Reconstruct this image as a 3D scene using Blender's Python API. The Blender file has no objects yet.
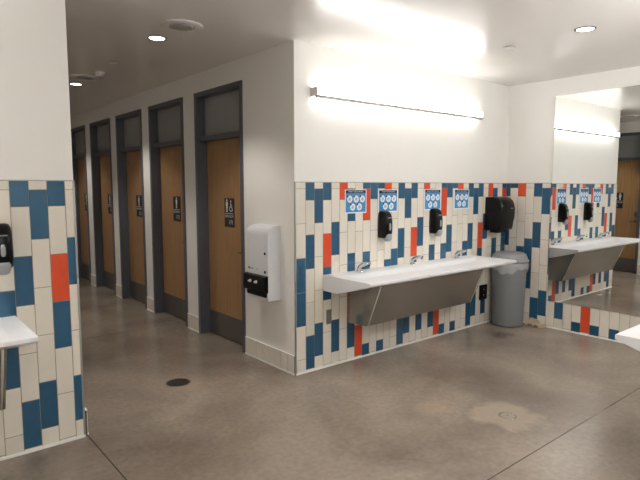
import bpy, bmesh, math, random
from mathutils import Vector, Matrix
R = random.Random(7)
SC = bpy.context.scene
COL = SC.collection
PI = math.pi

# ------------------------------------------------------------------ materials
def s2l(c):
    c = c / 255.0
    return c / 12.92 if c <= 0.04045 else ((c + 0.055) / 1.055) ** 2.4
def rgb(r, g, b): return (s2l(r), s2l(g), s2l(b), 1)

def mat(name, col, rough=0.5, metal=0.0, var=0.06, scale=14.0, bump=0.0, bscale=120.0, spec=0.5, emit=None, es=0.0, tint=False, stretch=None):
    m = bpy.data.materials.new(name); m.use_nodes = True
    nt = m.node_tree; N = nt.nodes; L = nt.links
    p = N['Principled BSDF']
    p.inputs['Roughness'].default_value = rough
    p.inputs['Metallic'].default_value = metal
    p.inputs['Specular IOR Level'].default_value = spec
    geo = N.new('ShaderNodeNewGeometry')
    vec = geo.outputs['Position']
    if stretch:
        mp = N.new('ShaderNodeMapping'); mp.inputs['Scale'].default_value = stretch
        L.new(vec, mp.inputs['Vector']); vec = mp.outputs['Vector']
    nz = N.new('ShaderNodeTexNoise'); nz.inputs['Scale'].default_value = scale; nz.inputs['Detail'].default_value = 4
    L.new(vec, nz.inputs['Vector'])
    mx = N.new('ShaderNodeMix'); mx.data_type = 'RGBA'
    mx.inputs['A'].default_value = tuple(c * (1 - var) for c in col[:3]) + (1,)
    mx.inputs['B'].default_value = tuple(min(1, c * (1 + var)) for c in col[:3]) + (1,)
    L.new(nz.outputs['Fac'], mx.inputs['Factor'])
    out = mx.outputs['Result']
    if tint:
        at = N.new('ShaderNodeAttribute'); at.attribute_name = 'tint'
        m2 = N.new('ShaderNodeMix'); m2.data_type = 'RGBA'; m2.blend_type = 'MULTIPLY'; m2.inputs['Factor'].default_value = 1
        L.new(out, m2.inputs['A']); L.new(at.outputs['Color'], m2.inputs['B']); out = m2.outputs['Result']
    L.new(out, p.inputs['Base Color'])
    if bump:
        n2 = N.new('ShaderNodeTexNoise'); n2.inputs['Scale'].default_value = bscale; n2.inputs['Detail'].default_value = 3
        L.new(geo.outputs['Position'], n2.inputs['Vector'])
        b = N.new('ShaderNodeBump'); b.inputs['Strength'].default_value = bump; b.inputs['Distance'].default_value = 0.01
        L.new(n2.outputs['Fac'], b.inputs['Height']); L.new(b.outputs['Normal'], p.inputs['Normal'])
    if emit:
        p.inputs['Emission Color'].default_value = emit
        p.inputs['Emission Strength'].default_value = es
    return m

M = {}
M['plaster'] = mat('plaster_white', rgb(236, 234, 229), 0.42, var=0.015, scale=3, bump=0.06, bscale=160, spec=0.4)
M['ceiling'] = mat('ceiling_satin_paint', rgb(218, 214, 209), 0.23, var=0.02, scale=2, bump=0.02, bscale=3, spec=0.5)
M['grout'] = mat('grout', rgb(138, 128, 116), 0.85, var=0.05, scale=40)
M['darkgrout'] = mat('base_grout', rgb(92, 84, 76), 0.85, var=0.05, scale=40)
M['cream'] = mat('tile_cream', rgb(230, 224, 212), 0.26, var=0.05, scale=16, tint=True)
M['blue'] = mat('tile_blue', rgb(36, 82, 112), 0.26, var=0.16, scale=22, tint=True)
M['orange'] = mat('tile_orange', rgb(204, 74, 40), 0.24, var=0.12, scale=22, tint=True)
M['caulk'] = mat('white_caulk', rgb(246, 245, 241), 0.5, var=0.03)
M['edge'] = mat('aluminium_edge', rgb(176, 176, 174), 0.35, 0.7, var=0.03)
M['frame'] = mat('painted_frame', rgb(84, 86, 94), 0.42, var=0.05)
M['tglass'] = mat('transom_glass', rgb(146, 147, 146), 0.25, var=0.03, scale=3, spec=0.5)
M['kick'] = mat('kick_plate_steel', rgb(104, 101, 98), 0.32, 0.45, var=0.06)
M['steel'] = mat('brushed_steel', rgb(164, 161, 155), 0.26, 0.9, var=0.05, scale=6, stretch=(1, 1, 30))
M['bead'] = mat('polished_bead', rgb(214, 211, 204), 0.3, 0.3, var=0.02)
M['chrome'] = mat('chrome', rgb(215, 217, 220), 0.08, 1.0, var=0.01)
M['solid'] = mat('white_solid_surface', rgb(232, 233, 236), 0.28, var=0.012, scale=4)
M['black'] = mat('black_plastic', rgb(6, 6, 7), 0.3, var=0.1, spec=.2)
M['smoke'] = mat('smoked_black_plastic', rgb(6, 6, 7), 0.3, var=0.1, spec=.22)
M['greyplas'] = mat('grey_plastic', rgb(150, 152, 154), 0.4, var=0.03)
M['dispw'] = mat('white_enamel', rgb(224, 226, 232), 0.3, var=0.012)
M['bin'] = mat('bin_grey_plastic', rgb(122, 125, 129), 0.45, var=0.04, scale=9)
M['lid'] = mat('bin_lid_plastic', rgb(130, 133, 137), 0.42, var=0.03)
M['poster'] = mat('poster_blue', rgb(70, 138, 190), 0.6, var=0.03, spec=.2)
M['pwhite'] = mat('poster_white', rgb(236, 240, 244), 0.4, var=0.01)
M['navy'] = mat('poster_navy', rgb(12, 18, 44), 0.6, var=0.03, spec=.15)
M['pskin'] = mat('poster_hand_grey', rgb(176, 192, 210), 0.5, var=0.04)
M['signb'] = mat('sign_black', rgb(22, 22, 24), 0.4, var=0.05)
M['signw'] = mat('sign_white', rgb(226, 226, 222), 0.45, var=0.02)
M['lens'] = mat('downlight_lens', (1, 1, 1, 1), 0.5, emit=(1, .95, .87, 1), es=9.0)
M['diff'] = mat('bar_diffuser', (1, 1, 1, 1), 0.5, emit=(1, .995, .985, 1), es=14.0)
M['diff_fill'] = mat('fill_bar_diffuser', (1, 1, 1, 1), 0.5, emit=(1, .995, .985, 1), es=68.0)  # stronger glow for the added out-of-view bars
M['trimw'] = mat('fixture_white', rgb(214, 210, 204), 0.4, var=0.02)
M['trimd'] = mat('fixture_dark_trim', rgb(60, 57, 54), 0.5, var=0.05)  # dark grey for downlight rings and sprinkler cups
M['grille'] = mat('speaker_grille', rgb(150, 148, 146), 0.55, var=0.12, scale=300)
M['lip'] = mat('bar_lip_grey', rgb(178, 174, 170), 0.5, var=0.03)
M['iron'] = mat('drain_iron', rgb(66, 58, 52), 0.45, 0.6, var=0.15, scale=50)
M['hole'] = mat('drain_hole', rgb(14, 13, 12), 0.8)
M['paper'] = mat('paper_towel', rgb(222, 206, 182), 0.8, var=0.08, scale=30)
M['pbrown'] = mat('paper_towel_brown', rgb(150, 116, 84), 0.8, var=0.15, scale=40)  # browner tone along the front edge of the paper

def liner_mat():
    m = bpy.data.materials.new('clear_bag'); m.use_nodes = True
    nt = m.node_tree; N = nt.nodes; L = nt.links; p = N['Principled BSDF']
    p.inputs['Base Color'].default_value = rgb(214, 218, 224); p.inputs['Roughness'].default_value = 0.3
    p.inputs['Alpha'].default_value = 0.55
    nz = N.new('ShaderNodeTexNoise'); nz.inputs['Scale'].default_value = 25
    geo = N.new('ShaderNodeNewGeometry'); L.new(geo.outputs['Position'], nz.inputs['Vector'])
    b = N.new('ShaderNodeBump'); b.inputs['Strength'].default_value = .6; b.inputs['Distance'].default_value = .01
    L.new(nz.outputs['Fac'], b.inputs['Height']); L.new(b.outputs['Normal'], p.inputs['Normal'])
    return m
M['liner'] = liner_mat()

def wood_mat():
    m = bpy.data.materials.new('oak_veneer'); m.use_nodes = True
    nt = m.node_tree; N = nt.nodes; L = nt.links; p = N['Principled BSDF']
    p.inputs['Roughness'].default_value = 0.42
    geo = N.new('ShaderNodeNewGeometry'); mp = N.new('ShaderNodeMapping'); mp.inputs['Scale'].default_value = (30, 30, 1.2)
    L.new(geo.outputs['Position'], mp.inputs['Vector'])
    a = N.new('ShaderNodeTexNoise'); a.inputs['Scale'].default_value = 2.2; a.inputs['Detail'].default_value = 6; a.inputs['Distortion'].default_value = .6
    L.new(mp.outputs['Vector'], a.inputs['Vector'])
    r = N.new('ShaderNodeValToRGB')
    r.color_ramp.elements[0].position = .3; r.color_ramp.elements[0].color = rgb(140, 106, 70)
    r.color_ramp.elements[1].position = .75; r.color_ramp.elements[1].color = rgb(172, 134, 92)
    L.new(a.outputs['Fac'], r.inputs['Fac']); L.new(r.outputs['Color'], p.inputs['Base Color'])
    return m
M['wood'] = wood_mat()

def mirror_mat():
    m = bpy.data.materials.new('mirror_silver'); m.use_nodes = True
    p = m.node_tree.nodes['Principled BSDF']
    p.inputs['Base Color'].default_value = (.84, .86, .85, 1); p.inputs['Metallic'].default_value = 1; p.inputs['Roughness'].default_value = 0.0
    return m
M['mirror'] = mirror_mat()

JX, JY = -1.75, -2.032          # saw cuts in the slab
def floor_mat():
    m = bpy.data.materials.new('polished_concrete'); m.use_nodes = True
    nt = m.node_tree; N = nt.nodes; L = nt.links; p = N['Principled BSDF']
    geo = N.new('ShaderNodeNewGeometry'); P = geo.outputs['Position']
    def noise(sc, det=4, dist=0.0):
        n = N.new('ShaderNodeTexNoise'); n.inputs['Scale'].default_value = sc; n.inputs['Detail'].default_value = det
        n.inputs['Distortion'].default_value = dist; L.new(P, n.inputs['Vector']); return n.outputs['Fac']
    def ramp(f, stops):
        r = N.new('ShaderNodeValToRGB'); e = r.color_ramp.elements
        e[0].position, e[0].color = stops[0]; e[1].position, e[1].color = stops[1]
        for pos, c in stops[2:]:
            x = e.new(pos); x.color = c
        L.new(f, r.inputs['Fac']); return r.outputs['Color']
    def mix(f, a, b, mode='MIX'):
        x = N.new('ShaderNodeMix'); x.data_type = 'RGBA'; x.blend_type = mode
        for k, v in (('Factor', f), ('A', a), ('B', b)):
            if hasattr(v, 'links'): L.new(v, x.inputs[k])
            else: x.inputs[k].default_value = v
        return x.outputs['Result']
    def mth(op, a, b=None, c=None):
        x = N.new('ShaderNodeMath'); x.operation = op
        for i, v in enumerate((a, b, c)):
            if v is None: continue
            if hasattr(v, 'links'): L.new(v, x.inputs[i])
            else: x.inputs[i].default_value = v
        return x.outputs[0]
    base = ramp(noise(.9, 8, .5), [(.3, rgb(108, 97, 87)), (.70, rgb(157, 145, 132))])
    fine = ramp(noise(26, 6), [(.32, (.88, .88, .88, 1)), (.68, (1.07, 1.07, 1.07, 1))])
    col = mix(1.0, base, fine, 'MULTIPLY')
    speck = ramp(noise(140, 2), [(.27, (.60, .58, .56, 1)), (.36, (1, 1, 1, 1))])
    col = mix(.55, col, speck, 'MULTIPLY')
    # pale worn ring round the clean-out cap
    sep = N.new('ShaderNodeSeparateXYZ'); L.new(P, sep.inputs[0])
    def blob(x, y, rad, soft, amp):
        dx = mth('SUBTRACT', sep.outputs[0], x); dy = mth('SUBTRACT', sep.outputs[1], y)
        d = mth('SQRT', mth('ADD', mth('MULTIPLY', dx, dx), mth('MULTIPLY', dy, dy)))
        d = mth('ADD', d, mth('MULTIPLY', mth('SUBTRACT', noise(5, 3), .5), amp))
        mr = N.new('ShaderNodeMapRange'); mr.inputs['From Min'].default_value = rad; mr.inputs['From Max'].default_value = rad - soft
        L.new(d, mr.inputs['Value']); return mr.outputs['Result']
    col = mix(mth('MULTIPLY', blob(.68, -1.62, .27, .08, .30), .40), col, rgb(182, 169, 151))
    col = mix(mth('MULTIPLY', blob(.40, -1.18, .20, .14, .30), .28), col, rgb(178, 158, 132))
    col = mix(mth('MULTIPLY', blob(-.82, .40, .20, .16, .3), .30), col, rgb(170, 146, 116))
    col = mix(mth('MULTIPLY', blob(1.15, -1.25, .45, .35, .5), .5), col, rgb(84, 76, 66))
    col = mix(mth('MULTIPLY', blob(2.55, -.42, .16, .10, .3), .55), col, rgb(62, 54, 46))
    # saw cuts
    lx = mth('ABSOLUTE', mth('SUBTRACT', sep.outputs[0], JX)); ly = mth('ABSOLUTE', mth('SUBTRACT', sep.outputs[1], JY))
    ly2 = mth('ABSOLUTE', mth('SUBTRACT', sep.outputs[1], JY + 4.4))
    dm = mth('MINIMUM', mth('MINIMUM', lx, ly), ly2)
    cut = mth('LESS_THAN', dm, .0042)
    col = mix(mth('MULTIPLY', cut, .85), col, rgb(44, 40, 37))
    L.new(col, p.inputs['Base Color'])
    rr = N.new('ShaderNodeMapRange'); rr.inputs['To Min'].default_value = .19; rr.inputs['To Max'].default_value = .262
    L.new(noise(2.2, 4), rr.inputs['Value']); L.new(rr.outputs['Result'], p.inputs['Roughness'])
    p.inputs['Specular IOR Level'].default_value = .45
    b = N.new('ShaderNodeBump'); b.inputs['Strength'].default_value = .03; b.inputs['Distance'].default_value = .01
    L.new(noise(4, 2), b.inputs['Height']); L.new(b.outputs['Normal'], p.inputs['Normal'])
    return m
M['floor'] = floor_mat()

# ------------------------------------------------------------------ mesh helpers
class MB:
    def __init__(s): s.bm = bmesh.new()
    def add(s, verts, faces, mi=0, smooth=False):
        vs = [s.bm.verts.new(v) for v in verts]; out = []
        for f in faces:
            try:
                q = s.bm.faces.new([vs[i] for i in f]); q.material_index = mi; q.smooth = smooth; out.append(q)
            except ValueError: pass
        return vs, out
    def box(s, a, b, mi=0, bev=0.0, seg=2):
        x0, y0, z0 = (min(p, q) for p, q in zip(a, b)); x1, y1, z1 = (max(p, q) for p, q in zip(a, b))
        V = [(x0,y0,z0),(x1,y0,z0),(x1,y1,z0),(x0,y1,z0),(x0,y0,z1),(x1,y0,z1),(x1,y1,z1),(x0,y1,z1)]
        vs, fs = s.add(V, [(0,3,2,1),(4,5,6,7),(0,1,5,4),(1,2,6,5),(2,3,7,6),(3,0,4,7)], mi)
        if bev:
            ed = list({e for f in fs for e in f.edges})
            r = bmesh.ops.bevel(s.bm, geom=ed, offset=bev, segments=seg, profile=.5, affect='EDGES')
            for f in r['faces']: f.material_index = mi; f.smooth = True
        return s
    def prism(s, poly, fn, t0, t1, mi=0, smooth=False):
        """poly: 2d points; fn(a, b, t) -> 3d"""
        n = len(poly)
        V = [fn(a, b, t0) for a, b in poly] + [fn(a, b, t1) for a, b in poly]
        vs = [s.bm.verts.new(v) for v in V]
        for f in [list(range(n))[::-1], list(range(n, 2*n))]:
            q = s.bm.faces.new([vs[i] for i in f]); q.material_index = mi
        for i in range(n):
            j = (i+1) % n
            q = s.bm.faces.new([vs[i], vs[j], vs[n+j], vs[n+i]]); q.material_index = mi; q.smooth = smooth
        return s
    def lathe(s, prof, c=(0,0,0), seg=32, mi=0, axis='Z', smooth=True, cap=True, wob=None):
        rings = []
        for k, (r, h) in enumerate(prof):
            ring = []
            for i in range(seg):
                a = 2*PI*i/seg; rr = r*(1 + (wob(k, a) if wob else 0))
                u, v = rr*math.cos(a), rr*math.sin(a)
                p = {'Z': (u, v, h), 'Y': (u, h, v), 'X': (h, u, v)}[axis]
                ring.append(s.bm.verts.new((c[0]+p[0], c[1]+p[1], c[2]+p[2])))
            rings.append(ring)
        for k in range(len(rings)-1):
            for i in range(seg):
                j = (i+1) % seg
                q = s.bm.faces.new([rings[k][i], rings[k][j], rings[k+1][j], rings[k+1][i]]); q.material_index = mi; q.smooth = smooth
        if cap:
            for ring in (rings[0], rings[-1]):
                q = s.bm.faces.new(ring); q.material_index = mi
        return s
    def tube(s, pts, rad, seg=12, mi=0):
        pts = [Vector(p) for p in pts]; rings = []
        if not isinstance(rad, (list, tuple)): rad = [rad]*len(pts)
        ref = Vector((1, 0, 0)) if abs((pts[-1]-pts[0]).normalized().x) < .8 else Vector((0, 0, 1))
        for i, p in enumerate(pts):
            d = (pts[min(i+1, len(pts)-1)] - pts[max(i-1, 0)]).normalized()
            u = d.cross(ref).normalized(); v = d.cross(u)
            rings.append([s.bm.verts.new(p + (u*math.cos(2*PI*k/seg) + v*math.sin(2*PI*k/seg))*rad[i]) for k in range(seg)])
        for a, b in zip(rings, rings[1:]):
            for k in range(seg):
                j = (k+1) % seg
                q = s.bm.faces.new([a[k], a[j], b[j], b[k]]); q.smooth = True; q.material_index = mi
        for r in (rings[0], rings[-1]):
            q = s.bm.faces.new(r); q.material_index = mi
        return s
    def build(s, name, mats, parent=None, recalc=True, loc=None, rotz=0):
        if recalc: bmesh.ops.recalc_face_normals(s.bm, faces=s.bm.faces[:])
        me = bpy.data.meshes.new(name); s.bm.to_mesh(me); s.bm.free()
        for m in (mats if isinstance(mats, (list, tuple)) else [mats]): me.materials.append(M[m])
        o = bpy.data.objects.new(name, me); COL.objects.link(o)
        if parent: o.parent = parent
        if loc: o.location = loc
        if rotz: o.rotation_euler.z = rotz
        return o

def struct(o): o['kind'] = 'structure'; return o
def tag(o, label, cat, group=None):
    o['label'] = label; o['category'] = cat
    if group: o['group'] = group
    return o
def thing(name, loc, label, cat, group=None, rotz=0):
    o = bpy.data.objects.new(name, None); o.empty_display_size = .05; COL.objects.link(o)
    o.location = loc; o.rotation_euler.z = rotz
    return tag(o, label, cat, group)
def dup(root, loc, rotz=0, label=None, skip=()):
    r = root.copy(); COL.objects.link(r); r.location = loc; r.rotation_euler.z = rotz
    if label: r['label'] = label
    for ch in list(root.children):
        if ch.name.split('.')[0] in skip: continue
        c = ch.copy(); COL.objects.link(c); c.parent = r
        for g in ch.children:
            d = g.copy(); COL.objects.link(d); d.parent = c
    return r
def text_mesh(body, size, width=None):
    """flat letters as (verts, faces), centred on the origin in the xy plane"""
    cu = bpy.data.curves.new('lettering_curve', 'FONT'); cu.body = body; cu.size = size
    cu.align_x = 'CENTER'; cu.align_y = 'CENTER'; cu.resolution_u = 3
    o = bpy.data.objects.new('lettering_curve', cu); COL.objects.link(o)
    dg = bpy.context.evaluated_depsgraph_get(); dg.update()
    me = bpy.data.meshes.new_from_object(o.evaluated_get(dg))
    V = [v.co.copy() for v in me.vertices]; F = [tuple(p.vertices) for p in me.polygons]
    bpy.data.objects.remove(o); bpy.data.curves.remove(cu); bpy.data.meshes.remove(me)
    if V:
        x0 = min(v.x for v in V); x1 = max(v.x for v in V); y0 = min(v.y for v in V); y1 = max(v.y for v in V)
        k = width/(x1-x0) if width else 1
        V = [((v.x-(x0+x1)/2)*k, (v.y-(y0+y1)/2)) for v in V]
    return V, F

# ------------------------------------------------------------------ dimensions
H = 2.844; XR = 3.241; XL = -1.768; YL = -.033; YF = -3.074; T = 1.68; TP = .0985; TH = .30
XW, YB, YE = -5.2, -5.4, 8.0
DOORS = [(.815, 1.795), (2.08, 3.05), (3.295, 4.24), (4.49, 5.43), (5.70, 6.64)]
LDOOR = (.262, 1.24)
FT = 2.64                                       # top of the door frames
P8 = .008                                       # tile stands proud of plaster

# ------------------------------------------------------------------ shell
struct(MB().box((XW-.2, YB-.2, -.1), (XR+.2, YE+.2, 0)).build('floor', 'floor'))
struct(MB().box((XW-.2, YB-.2, H), (XR+.2, YE+.2, H+.1)).build('ceiling', 'ceiling'))
struct(MB().box((0, P8, 0), (XR+P8, .158, H)).build('wall_back', 'plaster'))
struct(MB().box((XR+P8, YF-.158, 0), (XR+.158, .158, H)).build('wall_right', 'plaster'))
struct(MB().box((0, YF-.158, 0), (XR+P8, YF-P8, H)).build('wall_front', 'plaster'))
struct(MB().box((XW, YL+P8, 0), (XL, YL+.158, H)).build('wall_left', 'plaster'))
struct(MB().box((XW-.15, YB, 0), (XW, YL+.158, H)).build('wall_far_left', 'plaster'))
struct(MB().box((XW, YB-.15, 0), (.15, YB, H)).build('wall_behind', 'plaster'))
struct(MB().box((0, YB, 0), (.15, YF-.158, H)).build('wall_entry', 'plaster'))
struct(MB().box((XL-.15, YE, 0), (.15, YE+.15, H)).build('wall_corridor_end', 'plaster'))
def holed(x0, x1, y0, y1, holes):
    mb = MB(); y = y0
    for a, b in holes:
        mb.box((x0, y, 0), (x1, a, FT)); y = b
    mb.box((x0, y, 0), (x1, y1, FT)); mb.box((x0, y0, FT), (x1, y1, H))
    return mb
struct(holed(0, .15, .158, YE, DOORS).build('wall_corridor_right', 'plaster'))
struct(holed(XL-.15, XL, YL+.158, YE, [LDOOR]).build('wall_corridor_left', 'plaster'))

# ------------------------------------------------------------------ tiled wainscots
ODD = [T, 1.625, 1.325, 1.025, .725, .425, .125, 0.0]
EVEN = [T, 1.525, 1.225, .925, .625, .325, .025, 0.0]
MI = {'C': 1, 'B': 2, 'O': 3}
def tiles(name, mapf, edges, cols, first_odd=True, flip=False, zmax=None, parent=None):
    """edges: column boundaries (u); cols: colour letters from the top row down"""
    mb = MB(); bm = mb.bm; lay = bm.loops.layers.float_color.new('tint')
    def quad(pts, mi, t):
        vs = [bm.verts.new(mapf(*p)) for p in pts]
        if flip: vs = vs[::-1]
        f = bm.faces.new(vs); f.material_index = mi
        for lp in f.loops: lp[lay] = (t, t, t, 1)
    g = .0019; b = .0016
    quad([(edges[0], 0, -.002), (edges[-1], 0, -.002), (edges[-1], T, -.002), (edges[0], T, -.002)], 0, 1)
    for k in range(len(edges)-1):
        odd = (k % 2 == 0) == first_odd
        Z = ODD if odd else EVEN
        c = cols[k] if k < len(cols) else 'CCCCCCC'
        for r in range(7):
            z1, z0 = Z[r], Z[r+1]; u0, u1 = edges[k], edges[k+1]
            if z1 - z0 < .03 and r < 6: pass
            t = R.uniform(.93, 1.04)
            a0, a1, c0, c1 = u0+g, u1-g, z0+g, z1-g
            mi = MI[c[r]]
            i0, i1, j0, j1 = a0+b, a1-b, c0+b, c1-b
            quad([(i0, j0, 0), (i1, j0, 0), (i1, j1, 0), (i0, j1, 0)], mi, t)
            quad([(a0, c0, -b), (a1, c0, -b), (i1, j0, 0), (i0, j0, 0)], mi, t)
            quad([(a1, c0, -b), (a1, c1, -b), (i1, j1, 0), (i1, j0, 0)], mi, t)
            quad([(a1, c1, -b), (a0, c1, -b), (i0, j1, 0), (i1, j1, 0)], mi, t)
            quad([(a0, c1, -b), (a0, c0, -b), (i0, j0, 0), (i0, j1, 0)], mi, t)
    return mb.build(name, ['grout', 'cream', 'blue', 'orange'], parent, recalc=False)

SINKW = ['CCCBBCC','BCBCCBC','CBCCCBC','BCOBCCC','CCBCCBC','OCCCCCC','CBCBOBC','CCCCCOC','BOCBCCB','BCCCCCC',
         'BCCCCCB','OCCBCCC','CCCBCCC','BCBCCBC','CBCCCBC','BCOCCCC','CCBCCBC','OCCCCCC','CCCBCBC','CCCCCOC',
         'BOCBCCB','BCBCCCC','BCCCCCB','OCCCCCC','CCCBCCC','BCBCCBC','CBCCCBC','BCOBCCC','CCBCCBC','OCCCCCC',
         'CBCBCCC','CCCCCCC','BOBBCCC']
e = [0.0] + [.016+TP*k*(3.152-.016)/(TP*32) for k in range(1, 33)] + [XR]
struct(tiles('trim_1', lambda u, z, n: (u, -n, z), e, SINKW))
RIGHTW = ['BCBCCCC','BCCCCCC','OCCBCCC','CCCBBCC','BCBCCBC','CBCCCBC','BCOBCCC','CBCCCBC','CCCCCCC','CBCCCCB',
          'CCBCCOC','BCCCCCB','OCCBCCC','CCBCCCB','BCCCCCC','CBCCCCC','CCCCCCC','BCOCCBC','CCBCCCC','CCCCBCC']
e = [0.0, .055] + [.055+.1015*k for k in range(1, 30)] + [3.09]
while len(RIGHTW) < len(e)-1: RIGHTW.append(R.choice(['CCCBCCC','BCCCCOC','CCBCCBC','CBCCCCC']))
struct(tiles('trim_2', lambda u, z, n: (XR-n, -u, z), e, RIGHTW, first_odd=False))
LEFTW = ['CCBCCBC','BCOBCCC','CBCCCBC','BCBCCBC','CCCBBCC','BCCBCCC','CBCCOCC','CCCBCCC','COCCBCC','BCBCCCC','CCBCCBC','OCCCCBC']
e = [0, .055] + [.055+.1012*k for k in range(1, 31)]
struct(tiles('trim_3', lambda u, z, n: (XL-u, YL-n, z), e, LEFTW*3, flip=True))
e = [0.0] + [.016+TP*k for k in range(1, 33)] + [XR]
struct(tiles('trim_4', lambda u, z, n: (u, YF+n, z), e, SINKW, flip=True))

# white sealant line at the floor, aluminium edge at the outer corners, top edge bead
def strip(name, boxes, m, bev=0.0):
    mb = MB()
    for a, b in boxes: mb.box(a, b, 0, bev)
    return struct(mb.build(name, m))
strip('trim_5', [((0, -.008, 0), (XR, .004, .016))], 'caulk')
strip('trim_6', [((XR-.008, YF, 0), (XR+.004, -.008, .016))], 'caulk')
strip('trim_7', [((XW, YL-.008, 0), (XL, YL+.004, .016))], 'caulk')
strip('trim_8', [((-.004, -.004, 0), (.008, .010, T+.003)), ((.008, -.002, T), (XR, .008, T+.005)), ((XR-.002, YF, T), (XR+.008, 0, T+.005))], 'edge')
strip('trim_9', [((XL-.008, YL-.003, 0), (XL+.004, YL+.010, T+.003)), ((XW, YL-.002, T), (XL, YL+.008, T+.005))], 'edge')

# tiled bases along the corridor
def base_tiles(name, x0, s, segs, off=0):
    x = x0+s*off
    mb = MB()
    for y0, y1 in segs:
        n = max(1, round((y1-y0)/.0995)); w = (y1-y0)/n
        mb.box((x0, y0, 0), (x+s*.006, y1, .170), 0)
        for k in range(n):
            mb.box((x, y0+k*w+.0032, .018), (x+s*.011, y0+(k+1)*w-.0032, .164), 1, .0012, 1)
        mb.box((x0, y0, 0), (x+s*.014, y1, .015), 2)
        mb.box((x0, y0, .169), (x+s*.012, y1, .174), 2)
    return struct(mb.build(name, ['darkgrout', 'cream', 'caulk']))
def basegen(mbname, x, s, holes, y0, y1, off=0):
    segs = []; y = y0
    for a, b in holes: segs.append((y, a-.002)); y = b+.002
    segs.append((y, y1)); return base_tiles(mbname, x, s, segs, off)
o = basegen('baseboard_corridor_right', 0, -1, DOORS, .010, YE)
o2 = basegen('baseboard_corridor_left', XL, 1, [LDOOR], YL+.012, YE, .013)
for ob in (o, o2):
    a = ob.data.color_attributes.new('tint', 'FLOAT_COLOR', 'CORNER')
    for d in a.data: d.color = (.95, .95, .95, 1)

# ------------------------------------------------------------------ restroom doors
def circ(cx, cy, r, n=14): return [(cx+r*math.cos(2*PI*i/n), cy+r*math.sin(2*PI*i/n)) for i in range(n)]
def person_polys(cx, sc):
    # one figure, half in trousers and half in a dress
    P = [circ(cx, .047*sc, .011*sc)]
    P.append([(cx-.017*sc, .033*sc), (cx+.017*sc, .033*sc), (cx+.017*sc, -.004*sc), (cx+.010*sc, -.004*sc), (cx+.018*sc, -.022*sc), (cx-.012*sc, -.022*sc), (cx-.012*sc, -.004*sc), (cx-.017*sc, -.004*sc)])
    P.append([(cx-.011*sc, -.023*sc), (cx-.0015*sc, -.023*sc), (cx-.0015*sc, -.058*sc), (cx-.011*sc, -.058*sc)])
    P.append([(cx+.0015*sc, -.023*sc), (cx+.010*sc, -.023*sc), (cx+.010*sc, -.058*sc), (cx+.0015*sc, -.058*sc)])
    return P
def wheelchair_polys(cx, sc):
    P = [circ(cx-.004*sc, .040*sc, .009*sc)]
    n = 18; r0, r1 = .019*sc, .027*sc; ring = []
    a0, a1 = math.radians(110), math.radians(385)
    cc = (cx-.002*sc, -.028*sc)
    for i in range(n):
        p, q = a0+(a1-a0)*i/n, a0+(a1-a0)*(i+1)/n
        P.append([(cc[0]+r0*math.cos(p), cc[1]+r0*math.sin(p)), (cc[0]+r1*math.cos(p), cc[1]+r1*math.sin(p)), (cc[0]+r1*math.cos(q), cc[1]+r1*math.sin(q)), (cc[0]+r0*math.cos(q), cc[1]+r0*math.sin(q))])
    P.append([(cx-.009*sc, .029*sc), (cx+.000*sc, .029*sc), (cx+.002*sc, -.008*sc), (cx-.007*sc, -.008*sc)])
    P.append([(cx-.004*sc, .010*sc), (cx+.017*sc, .010*sc), (cx+.017*sc, .003*sc), (cx-.004*sc, .003*sc)])
    P.append([(cx-.005*sc, -.008*sc), (cx+.017*sc, -.008*sc), (cx+.017*sc, -.016*sc), (cx-.005*sc, -.016*sc)])
    P.append([(cx+.010*sc, -.012*sc), (cx+.018*sc, -.012*sc), (cx+.030*sc, -.044*sc), (cx+.022*sc, -.046*sc)])
    return P

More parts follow.
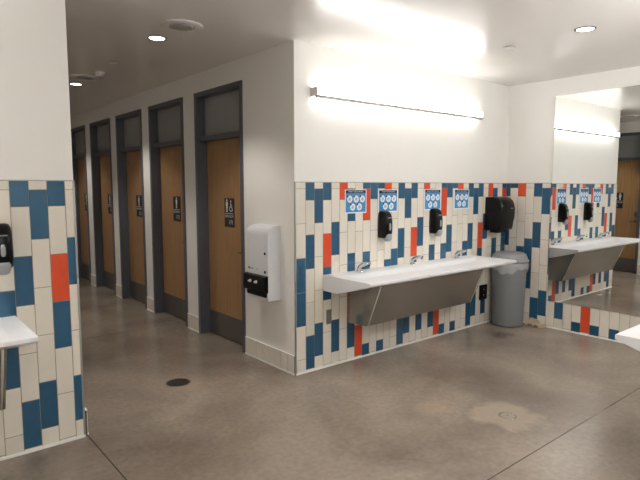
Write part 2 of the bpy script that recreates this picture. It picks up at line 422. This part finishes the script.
def make_door(idx, x, s, y0, y1, number, acc, label):
    """x = wall face, s = direction into the wall along X"""
    D = thing('door_%d' % idx, (x, (y0+y1)/2, 0), label, 'door'); D['kind'] = 'structure'
    cy = (y0+y1)/2; hw = (y1-y0)/2
    X = lambda d: s*d                                   # local depth (positive = into the wall)
    fw = .05
    mb = MB()
    for sg in (-1, 1):
        mb.box((X(-.012), sg*hw, 0), (X(.15), sg*(hw-fw), FT), 0, .002, 1)
        mb.box((X(.085), sg*(hw-fw), 0), (X(.104), sg*(hw-fw-.014), FT-fw), 0)
    mb.box((X(-.012), -hw+fw, FT-fw), (X(.15), hw-fw, FT), 0, .002, 1)
    mb.box((X(.03), -hw+fw, 2.128), (X(.15), hw-fw, 2.182), 0, .002, 1)
    mb.build('door_frame', 'frame', D)
    leaf = MB().box((X(.105), -hw+fw+.003, .012), (X(.145), hw-fw-.003, 2.126), 0, .002, 1).build('door_leaf', 'wood', D)
    MB().box((X(.1025), -hw+fw+.006, .014), (X(.1055), hw-fw-.006, .268), 0, .0008, 1).build('kick_plate', 'kick', leaf)
    # lever set on the near edge
    hy = -hw+fw+.07
    mb = MB().lathe([(.027, X(.092)), (.027, X(.105))], (0, hy, .985), 20, axis='X')
    mb.tube([(X(.10), hy, .985), (X(.05), hy, .985), (X(.042), hy+.012, .985), (X(.042), hy+.085, .982), (X(.052), hy+.095, .982)], [.011, .010, .010, .009, .008], 10)
    mb.build('lever_handle', 'kick', leaf)
    mb = MB().box((X(.094), hy-.028, 1.075), (X(.1055), hy+.028, 1.165), 0, .006)
    mb.box((X(.078), hy-.006, 1.10), (X(.095), hy+.006, 1.14), 0, .003)
    mb.build('privacy_bolt', 'kick', leaf)
    MB().box((X(.088), -hw+fw, 2.180), (X(.098), hw-fw, FT-fw+.002), 0).build('transom_pane', 'tglass', D)
    # sign
    w, h = .098, .150; sy = -.035; sz = 1.372
    r = -s                                              # reading direction along Y
    sg = MB().box((X(.1045), sy-w, sz-h), (X(.098), sy+w, sz+h), 0, .002, 1).build('restroom_sign', 'signb', D)
    sg['label'] = 'black restroom sign with white pictogram'
    fn = lambda a, b, t: (X(t), sy + r*a, sz + b)
    mb = MB()
    if acc: polys = [[(a, b+.072) for a, b in q] for q in person_polys(-.045, 1.15)+wheelchair_polys(.040, 1.15)]
    else: polys = [[(a, b+.072) for a, b in q] for q in person_polys(.0, 1.15)]
    polys.append([(-.088, -.008), (.088, -.008), (.088, -.013), (-.088, -.013)])
    for q in polys: mb.prism(q, fn, .0982, .0972)
    mb.build('sign_pictogram', 'signw', sg)
    mb = MB()
    V, F = text_mesh('RESTROOM', .036, .165)
    mb.add([(X(.0974), sy+r*a, sz-.038+b) for a, b in V], F)
    V, F = text_mesh(number, .062)
    mb.add([(X(.0974), sy+r*(a+.035), sz-.100+b) for a, b in V], F)
    mb.build('sign_lettering', 'signw', sg)
    return D
DL = ['wooden restroom door nearest the white dispenser, wheelchair symbol on its sign',
      'second wooden restroom door from the white dispenser, single figure sign',
      'third wooden restroom door along the corridor, middle of the five',
      'fourth wooden restroom door along the corridor, next to last',
      'farthest wooden restroom door, partly hidden by the left tiled wall']
for i, (a, b) in enumerate(DOORS): make_door(i+1, 0, 1, a, b, str(171+i), i == 0, DL[i])
make_door(6, XL, -1, LDOOR[0], LDOOR[1], '170', True, 'wooden restroom door across the corridor, seen only in the wall mirror')

# ------------------------------------------------------------------ trough sinks
def make_sink(loc, label, inset=.305):
    S = thing('trough_sink', loc, label, 'sink', 'white trough sinks with steel skirts')
    L_ = 2.21; D = .59; zt = .857
    # basin: end profile swept along X, bowl let into the top
    prof = [(0, zt), (0, .715), (-.184, .713), (-.270, .734), (-.585, .828), (-D, .834), (-D, zt-.003), (-D+.003, zt)]
    mb = MB(); bm = mb.bm
    A = [bm.verts.new((0, y, z)) for y, z in prof]; B = [bm.verts.new((L_, y, z)) for y, z in prof]
    n = len(prof)
    for i in range(n-1): bm.faces.new([A[i], A[i+1], B[i+1], B[i]])
    bm.faces.new(A); bm.faces.new(B[::-1])
    def loop(l, bk, f, zb, zf): return [bm.verts.new(p) for p in ((l, -bk, zb), (L_-l, -bk, zb), (L_-l, -f, zf), (l, -f, zf))]
    outer = [A[0], B[0], B[-1], A[-1]]
    lp = [outer, loop(.11, .165, .555, zt, zt), loop(.118, .173, .549, zt-.002, zt-.002), loop(.24, .235, .52, .826, .845)]
    for p, q in zip(lp, lp[1:]):
        for i in range(4):
            j = (i+1) % 4; bm.faces.new([p[i], p[j], q[j], q[i]])
    bm.faces.new(lp[-1])
    mb.build('basin', 'solid', S)
    # steel skirt below
    x0, x1 = .305, L_-inset
    sk = [(-.001, .372), (-.244, .385), (-.412, .792), (-.36, .775), (-.20, .722), (-.001, .722)]
    mb = MB().prism(sk, lambda a, b, t: (t, a, b), x0, x1)
    mb.box((x0-.002, -.02, .37), (x0+.0, -.001, .72))
    sko = mb.build('access_skirt', 'steel', S)
    for xx in (x0+.020, x1-.020):
        MB().tube([(xx, -.245, .388), (xx, -.411, .790)], .0065, 8).build('seam_bead', 'bead', sko)
    for fx in (.385, 1.12, 1.855):
        mb = MB().lathe([(.030, 0), (.030, .006), (.025, .012), (.022, .02)], (fx, -.075, zt), 20)
        mb.tube([(fx, -.068, zt+.012), (fx, -.078, zt+.040), (fx, -.100, zt+.062), (fx, -.135, zt+.078), (fx, -.175, zt+.088), (fx, -.205, zt+.090)],
                [.026, .026, .023, .018, .014, .012], 14)
        fo = mb.build('faucet', 'chrome', S)
        MB().lathe([(.009, 0), (.009, .014)], (fx, -.194, zt+.068), 12).build('aerator', 'black', fo)
        MB().box((fx-.011, -.118, zt+.028), (fx+.011, -.096, zt+.054), 0, .003).build('sensor_eye', 'black', fo)
    for dx in (.75, 1.49):
        MB().lathe([(.024, 0), (.024, .003), (.018, .004)], (dx, -.33, .8055), 20).build('drain', 'chrome', S)
    return S
sink = make_sink((.31, 0, 0), 'long white trough sink with three faucets on the tiled back wall')
make_sink((-2.135-2.21, YL, .016), 'white sink whose right end shows at the left edge, below the lone soap dispenser', .115)
dup(sink, (.272+2.21, YF, 0), PI, 'white sink corner poking in at the lower right, before the mirror')

# ------------------------------------------------------------------ handwashing posters
def make_poster(x, label):
    w, h, z = .275, .220, 1.506
    P = thing('handwashing_poster', (x, -.001, z), label, 'poster', 'blue handwashing posters on the tiled wall')
    mb = MB().box((-w/2, -.0025, -h/2), (w/2, 0, h/2), 0)
    mb.build('paper_sheet', 'pwhite', P)
    mb = MB()
    mb.box((-w/2+.011, -.0032, -h/2+.011), (w/2-.011, -.002, h/2-.034), 0)
    mb.box((-w/2+.011, -.0032, h/2-.034), (w/2-.011, -.002, h/2-.006), 1)
    fn = lambda a, b, t: (a, t, b)
    for cx, cz in ((-.078, .022), (.003, .022), (.082, .022), (-.040, -.052), (.044, -.052)):
        mb.prism(circ(cx, cz, .033, 20), fn, -.003, -.0040, 2)
        mb.prism([(cx-.018, cz-.012), (cx+.004, cz-.020), (cx+.018, cz-.004), (cx+.012, cz+.012), (cx-.004, cz+.018), (cx-.014, cz+.006)], fn, -.004, -.0045, 3)
        mb.prism(circ(cx-.024, cz+.024, .009, 10), fn, -.004, -.0046, 1)
    mb.build('printed_panel', ['poster', 'navy', 'pwhite', 'pskin'], P)
    V, F = text_mesh('WASH YOUR HANDS', .016, .19)
    mb = MB(); mb.add([(a, -.0036, h/2-.020+b) for a, b in V], F); mb.build('heading', 'pwhite', P)
    return P
po = make_poster(.703, 'blue handwashing poster nearest the corridor corner, no dispenser under it')
dup(po, (1.137, -.001, 1.503), 0, 'blue handwashing poster right above the first soap dispenser from the corridor')
dup(po, (1.822, -.001, 1.505), 0, 'blue handwashing poster right above the second soap dispenser from the corridor')
dup(po, (2.330, -.001, 1.503), 0, 'blue handwashing poster nearest the black paper towel dispenser')

# ------------------------------------------------------------------ soap dispensers
def make_soap(loc, label):
    S = thing('soap_dispenser', loc, label, 'soap dispenser', 'black wall soap dispensers')
    def loft(rows, ex=.62, n=16):
        """rows of (half width, back depth, front depth, height): rounded half sections stacked upward"""
        mb = MB(); R_ = []
        for hw, bk, d, z in rows:
            row = []
            for i in range(n+1):
                a = PI*i/n; c, sn = math.cos(a), math.sin(a)
                row.append(mb.bm.verts.new((hw*math.copysign(abs(c)**ex, c), -bk-(d-bk)*abs(sn)**ex, z)))
            R_.append(row)
        for p, q in zip(R_, R_[1:]):
            for i in range(n):
                f = mb.bm.faces.new([p[i], p[i+1], q[i+1], q[i]]); f.smooth = True
            mb.bm.faces.new([p[0], q[0], q[n], p[n]])
        mb.bm.faces.new(R_[0]); mb.bm.faces.new(R_[-1][::-1])
        return mb
    loft([(.050, 0, .086, .020), (.060, 0, .098, .032), (.0625, 0, .104, .075), (.0625, 0, .107, .13), (.062, 0, .104, .19), (.060, 0, .096, .232),
          (.056, 0, .080, .260), (.048, 0, .058, .276), (.034, 0, .03, .281)]).build('housing', 'black', S)
    loft([(.020, .060, .090, -.012), (.032, .056, .104, -.004), (.040, .055, .112, .018), (.042, .055, .113, .044), (.034, .06, .108, .060)]).build('push_bar', 'greyplas', S)
    loft([(.010, .09, .1085, .095), (.016, .09, .111, .112), (.015, .09, .111, .145), (.010, .09, .107, .165)]).build('level_window', 'greyplas', S)
    mb = MB(); mb.box((-.026, -.090, .212), (.026, -.1005, .219), 0, .001, 1); mb.build('maker_mark', 'greyplas', S)
    return S
so = make_soap((1.063, 0, 1.128), 'black soap dispenser on the back wall, first from the corridor corner')
dup(so, (1.838, 0, 1.129), 0, 'black soap dispenser on the back wall, second from the corridor corner')
dup(so, (-2.193, YL, 1.150), 0, 'black soap dispenser cut by the left edge, on the left tiled wall')

# ------------------------------------------------------------------ paper towel dispenser
T_ = thing('towel_dispenser', (2.93, 0, 1.115), 'large black paper towel dispenser on the tiled wall above the grey bin', 'paper towel dispenser')
prof = [(0, .405), (.10, .408), (.16, .398), (.20, .368), (.222, .32), (.228, .27), (.222, .16), (.208, .05), (.200, .025), (.0, .010)]
mb = MB().prism(prof, lambda a, b, t: (t, -a, b), -.14, .14, 0, False)
ed = [e_ for e_ in mb.bm.edges if e_.calc_length() > .2 or True]
bmesh.ops.bevel(mb.bm, geom=[e_ for e_ in mb.bm.edges if len(e_.link_faces) == 2 and any(len(f.verts) > 4 for f in e_.link_faces)], offset=.016, segments=3, profile=.5, affect='EDGES')
for f in mb.bm.faces: f.smooth = len(f.verts) == 4
mb.build('cover', 'smoke', T_)
MB().box((-.10, -.16, -.012), (.10, -.05, .022), 0, .006).build('paper_mouth', 'smoke', T_)
mb = MB().box((-.148, -.075, .03), (-.135, -.004, .215), 0, .004); mb.build('hinge_side', 'black', T_)
mb = MB().box((.045, -.2265, .268), (.100, -.2285, .280), 0, .0005, 1); mb.build('maker_mark', 'greyplas', T_)
MB().box((-.055, -.226, .285), (-.049, -.2285, .34), 0).build('level_slot', 'black', T_)

# ------------------------------------------------------------------ napkin dispenser on the corridor wall
N_ = thing('napkin_dispenser', (0, .392, .637), 'white metal napkin vending box on the wall beside the first door', 'dispenser')
hw = .172
prof = [(-.002, 0), (.131, 0), (.131, .585), (.128, .612), (.118, .632), (.10, .646), (.06, .660), (-.002, .664)]
mb = MB().prism(prof, lambda a, b, t: (-a, t, b), -hw, hw)
mb.build('cabinet', 'dispw', N_)
MB().box((-.1335, -hw+.006, .03), (-.130, hw-.004, .588), 0, .001, 1).build('front_door', 'dispw', N_)
mb = MB()
mb.prism([(.128, .072), (.160, .078), (.168, .10), (.164, .215), (.128, .225)], lambda a, b, t: (-a, t, b), -hw+.004, hw+.012)
mb.prism([(.128, .03), (.152, .034), (.158, .072), (.128, .072)], lambda a, b, t: (-a, t, b), -hw+.02, hw-.03)
tr = mb.build('vending_tray', 'black', N_)
for yy in (.062, -.035):
    mb = MB().lathe([(.014, -.176), (.014, -.162)], (0, yy, .162), 14, axis='X'); mb.box((-.186, yy-.022, .154), (-.174, yy+.018, .168), 0, .003)
    mb.build('coin_knob', 'trimw', tr)
for yy, zz in ((-.128, .42), (-.128, .256)):
    MB().lathe([(.012, -.139), (.012, -.131)], (0, yy, zz), 14, axis='X').build('lock', 'black', N_)
mb = MB().lathe([(.012, -.1345), (.012, -.133)], (0, .135, .272), 14, axis='X'); mb.box((-.1345, .06, .266), (-.133, .115, .272)); mb.build('maker_mark', 'iron', N_)
MB().box((-.1345, -.002, .262), (-.133, .004, .278)).build('coin_slot', 'iron', N_)

# ------------------------------------------------------------------ mirror
MIR = MB().box((XR-.009, -2.54, .316), (XR-.001, -.578, 2.655), 0, .002, 1).build('wall_mirror', 'mirror')
tag(MIR, 'tall frameless mirror on the right tiled wall, reaching nearly to the floor', 'mirror')

# ------------------------------------------------------------------ outlet and blank plate
O_ = thing('power_outlet', (2.805, 0, .385), 'black wall outlet plate below the right end of the long sink', 'outlet')
MB().box((-.080, -.007, -.090), (.080, 0, .090), 0, .003).build('cover_plate', 'black', O_)
for zz in (-.034, .034):
    so_ = MB().box((-.026, -.010, zz-.024), (.026, -.006, zz+.024), 0, .004).build('socket', 'smoke', O_)
    MB().box((-.003, -.0112, zz-.006), (.009, -.0098, zz+.006)).build('indicator_light', 'trimw', so_)
B_ = MB().box((.345, -.006, .400), (.408, 0, .532), 0, .002).build('blank_plate', 'steel')
tag(B_, 'small grey steel blank plate on the tiles below the long sink, left of its skirt', 'wall plate')

# ------------------------------------------------------------------ bin, liner, paper
bc = (3.012, -.213, 0)
K_ = thing('trash_bin', bc, 'round grey plastic trash bin in the corner under the towel dispenser', 'trash bin')
mb = MB().lathe([(.150, .0), (.172, .008), (.176, .03), (.186, .40), (.194, .70), (.197, .735), (.203, .742), (.203, .762), (.192, .762), (.185, .70), (.170, .05), (.150, .03)], (0, 0, 0), 48)
mb.build('bin_body', 'bin', K_)
mb = MB().lathe([(.204, .760), (.216, .764), (.216, .786), (.203, .792), (.192, .835), (.180, .858), (.150, .870), (.08, .874), (.02, .875)], (0, 0, 0), 48)
mb.build('bin_lid', 'lid', K_)
wob = lambda k, a: (.022*math.sin(7*a+k) + .026*math.sin(13*a+2*k)) * (k > 0)
mb = MB().lathe([(.2055, .758), (.210, .735), (.208, .705), (.207, .665)], bc, 64, cap=False, wob=lambda k, a: abs(wob(k, a)))
for v in mb.bm.verts:
    if v.co.z < .69:
        a = math.atan2(v.co.y-bc[1], v.co.x-bc[0]); v.co.z += .03*math.sin(3*a+.6)+.012*math.sin(11*a)
tag(mb.build('bin_liner', 'liner'), 'clear plastic bag folded over the rim of the grey bin', 'bin bag')

mb = MB(); bm = mb.bm; nx, ny = 9, 5; g = []
rr = random.Random(3)
for i in range(nx):
    row = []
    for j in range(ny):
        u, v = i/(nx-1), j/(ny-1)
        x = 3.232 - .03*u - .09*v + rr.uniform(-.006, .006); y = -.385 - .23*u + .02*v + rr.uniform(-.006, .006)
        z = .004 + (.085*(1-v)*(1-.75*u) + abs(.016*math.sin(5*u+3*v))) + rr.uniform(0, .006)
        row.append(bm.verts.new((x, y, z)))
    g.append(row)
for i in range(nx-1):
    for j in range(ny-1):
        f = bm.faces.new([g[i][j], g[i+1][j], g[i+1][j+1], g[i][j+1]]); f.material_index = 1 if j == ny-2 and i % 3 else 0
r = bmesh.ops.solidify(bm, geom=bm.faces[:], thickness=.003)
mz = min(v.co.z for v in bm.verts)
for v in bm.verts: v.co.z -= mz
tag(mb.build('paper_towel', ['paper', 'pbrown']), 'crumpled beige paper towel on the floor right of the grey bin', 'paper towel')

# ------------------------------------------------------------------ floor fittings
F_ = thing('floor_drain', (-.868, .492, 0), 'round dark floor drain cover at the mouth of the corridor', 'floor drain')
MB().lathe([(.102, 0), (.102, .003), (.094, .004), (.088, .002)], (0, 0, 0), 40).build('rim', 'steel', F_)
mb = MB().lathe([(.088, .0), (.088, .0035)], (0, 0, 0), 40)
for k in range(3):
    for i in range(6+6*k):
        a = 2*PI*i/(6+6*k); rr_ = .022+.026*k
        mb.lathe([(.0055, .0036), (.0055, .0042)], (rr_*math.cos(a), rr_*math.sin(a), 0), 8, mi=1)
mb.build('grate', ['iron', 'hole'], F_)
C_ = thing('floor_cleanout', (.675, -1.635, 0), 'small round metal clean-out cap set in the pale floor patch', 'clean-out cap')
MB().lathe([(.062, 0), (.062, .002), (.054, .003), (.052, .001)], (0, 0, 0), 32).build('rim', 'steel', C_)
mb = MB().lathe([(.051, 0), (.050, .0025)], (0, 0, 0), 32); mb.box((-.014, -.003, .0024), (.014, .003, .0034), 1); mb.build('cap', ['floor', 'iron'], C_)

# ------------------------------------------------------------------ lights
def light(kind, name, loc, power, col=(1, .95, .88), rot=(0, 0, 0), **kw):
    l = bpy.data.lights.new(name, kind); l.energy = power; l.color = col
    for k, v in kw.items(): setattr(l, k, v)
    o = bpy.data.objects.new(name, l); o.location = loc; o.rotation_euler = rot; COL.objects.link(o); return o
def make_bar(loc, rotz, label, dm='diff'):
    B = thing('wall_light_bar', loc, label, 'wall light', None, rotz)
    L_ = 2.43
    MB().box((.02, -.025, -.008), (L_-.02, 0, .012), 0, .002, 1).build('back_channel', 'trimw', B)
    prof = [(.026, -.024), (.068, -.024), (.078, -.012), (.078, .022), (.068, .036), (.026, .036)]
    MB().prism(prof, lambda a, b, t: (t, -a, b), .018, L_-.018).build('diffuser', dm, B)
    MB().box((.005, -.087, -.047), (L_-.02, -.056, -.0245), 0, .001, 1).build('lower_lip', 'lip', B)
    for x in (0, L_-.016):
        MB().box((x, -.083, -.031), (x+.016, 0, .042), 0, .002, 1).build('end_cap', 'trimw', B)
    return B
bar = make_bar((.175, P8, 2.438), 0, 'long glowing white wall light bar above the sink and mirror-side tiles')
bar['label'] = 'long glowing white light bar on the back wall above the long sink'
fill_bar = make_bar((2.605, YF-P8, 2.438), PI, 'added white light bar on the opposite wall, out of view', 'diff_fill')  # unseen bar added to brighten the room, stronger than the visible one
dup(fill_bar, (-4.85, YL+P8, 2.438), 0, 'added white light bar above the left sink, out of view')  # unseen bar added to light the left wall

dup(fill_bar, (-1.3, YB, 2.438), PI, 'added fill light bar on the wall behind the camera, out of view')  # added fill from behind the camera, no such fixture known
def make_down(x, y, label, first=None):
    if first is None:
        D = thing('downlight', (x, y, H), label, 'ceiling light')
        MB().lathe([(.060, -.002), (.064, -.005), (.074, -.004), (.078, 0)], (0, 0, 0), 32, cap=False).build('trim_ring', 'trimd', D)
        MB().lathe([(.061, -.003), (.061, -.0005)], (0, 0, 0), 32).build('lens', 'lens', D)
    else:
        D = dup(first, (x, y, H), 0, label)
    light('SPOT', 'downlight_lamp', (x, y, H-.012), DOWN, (1, .94, .87), spot_size=math.radians(108), spot_blend=.5, shadow_soft_size=.05)
    return D
DOWN = 75
d0 = make_down(-.888, .673, 'glowing round downlight nearest the camera in the corridor ceiling')
make_down(-.820, 3.187, 'glowing downlight farther down the corridor, beside the left wall edge', d0)
make_down(1.535, -1.660, 'glowing round downlight in the ceiling near the mirror', d0)
make_down(-.82, 5.70, 'downlight at the far end of the corridor ceiling', d0)
make_down(-3.6, -1.7, 'added downlight in the ceiling left of the camera, out of view', d0)  # added outside the frame for extra light
make_down(-.888, -1.84, 'downlight in the ceiling right of the camera, out of view', d0)
make_down(-.888, -4.0, 'added downlight in the ceiling behind the camera, out of view', d0)  # helper downlight added behind the camera

def make_disc(x, y, label, first=None):
    if first: return dup(first, (x, y, H), 0, label)
    D = thing('ceiling_speaker', (x, y, H), label, 'ceiling speaker')
    MB().lathe([(.155, 0), (.155, -.005), (.146, -.010), (.092, -.0105)], (0, 0, 0), 48, cap=False).build('bezel', 'trimw', D)
    MB().lathe([(.093, -.0115), (.06, -.016), (.015, -.017)], (0, 0, 0), 40).build('grille', 'grille', D)
    return D
c0 = make_disc(-.884, .222, 'large round white ceiling speaker with grey centre, beside the near downlight')
make_disc(-.861, 2.690, 'round white ceiling speaker farther down the corridor beyond the smoke detector', c0)
S_ = thing('smoke_detector', (-.827, 2.323, H), 'small white smoke detector on the corridor ceiling', 'smoke detector')
MB().lathe([(.055, 0), (.055, -.014), (.048, -.02)], (0, 0, 0), 28).build('base', 'trimw', S_)
MB().lathe([(.044, -.019), (.040, -.040), (.025, -.046)], (0, 0, 0), 28).build('sensor_dome', 'trimw', S_)
def make_cover(x, y, label, first=None):
    if first: return dup(first, (x, y, H), 0, label)
    D = thing('sprinkler_cover', (x, y, H), label, 'sprinkler cover')
    MB().lathe([(.034, 0), (.034, -.006)], (0, 0, 0), 24).build('stem_cup', 'trimd', D)
    MB().lathe([(.050, -.006), (.050, -.009), (.044, -.0105)], (0, 0, 0), 28).build('cover_disc', 'trimw', D)
    return D
k0 = make_cover(1.571, -.995, 'small round sprinkler cover on the bright ceiling near the back wall light')
make_cover(-.871, 1.763, 'small round sprinkler cover on the dim corridor ceiling', k0)

# ------------------------------------------------------------------ world and camera
w = bpy.data.worlds.new('world'); SC.world = w; w.use_nodes = True
w.node_tree.nodes['Background'].inputs[0].default_value = (.5, .5, .5, 1)
w.node_tree.nodes['Background'].inputs[1].default_value = 0.0

cam = bpy.data.cameras.new('camera'); co = bpy.data.objects.new('camera', cam); COL.objects.link(co)
yaw, pitch, f = .69177, -.10077, 538.43
cam.sensor_width = 36; cam.lens = f*36/640; cam.clip_start = .05
cam.shift_y = .483/640
co.location = (-2.7488, -3.6488, 1.6478)
co.rotation_euler = (PI/2+pitch, 0, -yaw)
SC.camera = co
SC.view_settings.view_transform = 'Standard'
SC.view_settings.look = 'None'
SC.view_settings.exposure = 0.0
SC.cycles.max_bounces = 10; SC.cycles.diffuse_bounces = 6; SC.cycles.glossy_bounces = 5
SC.cycles.sample_clamp_indirect = 6.0
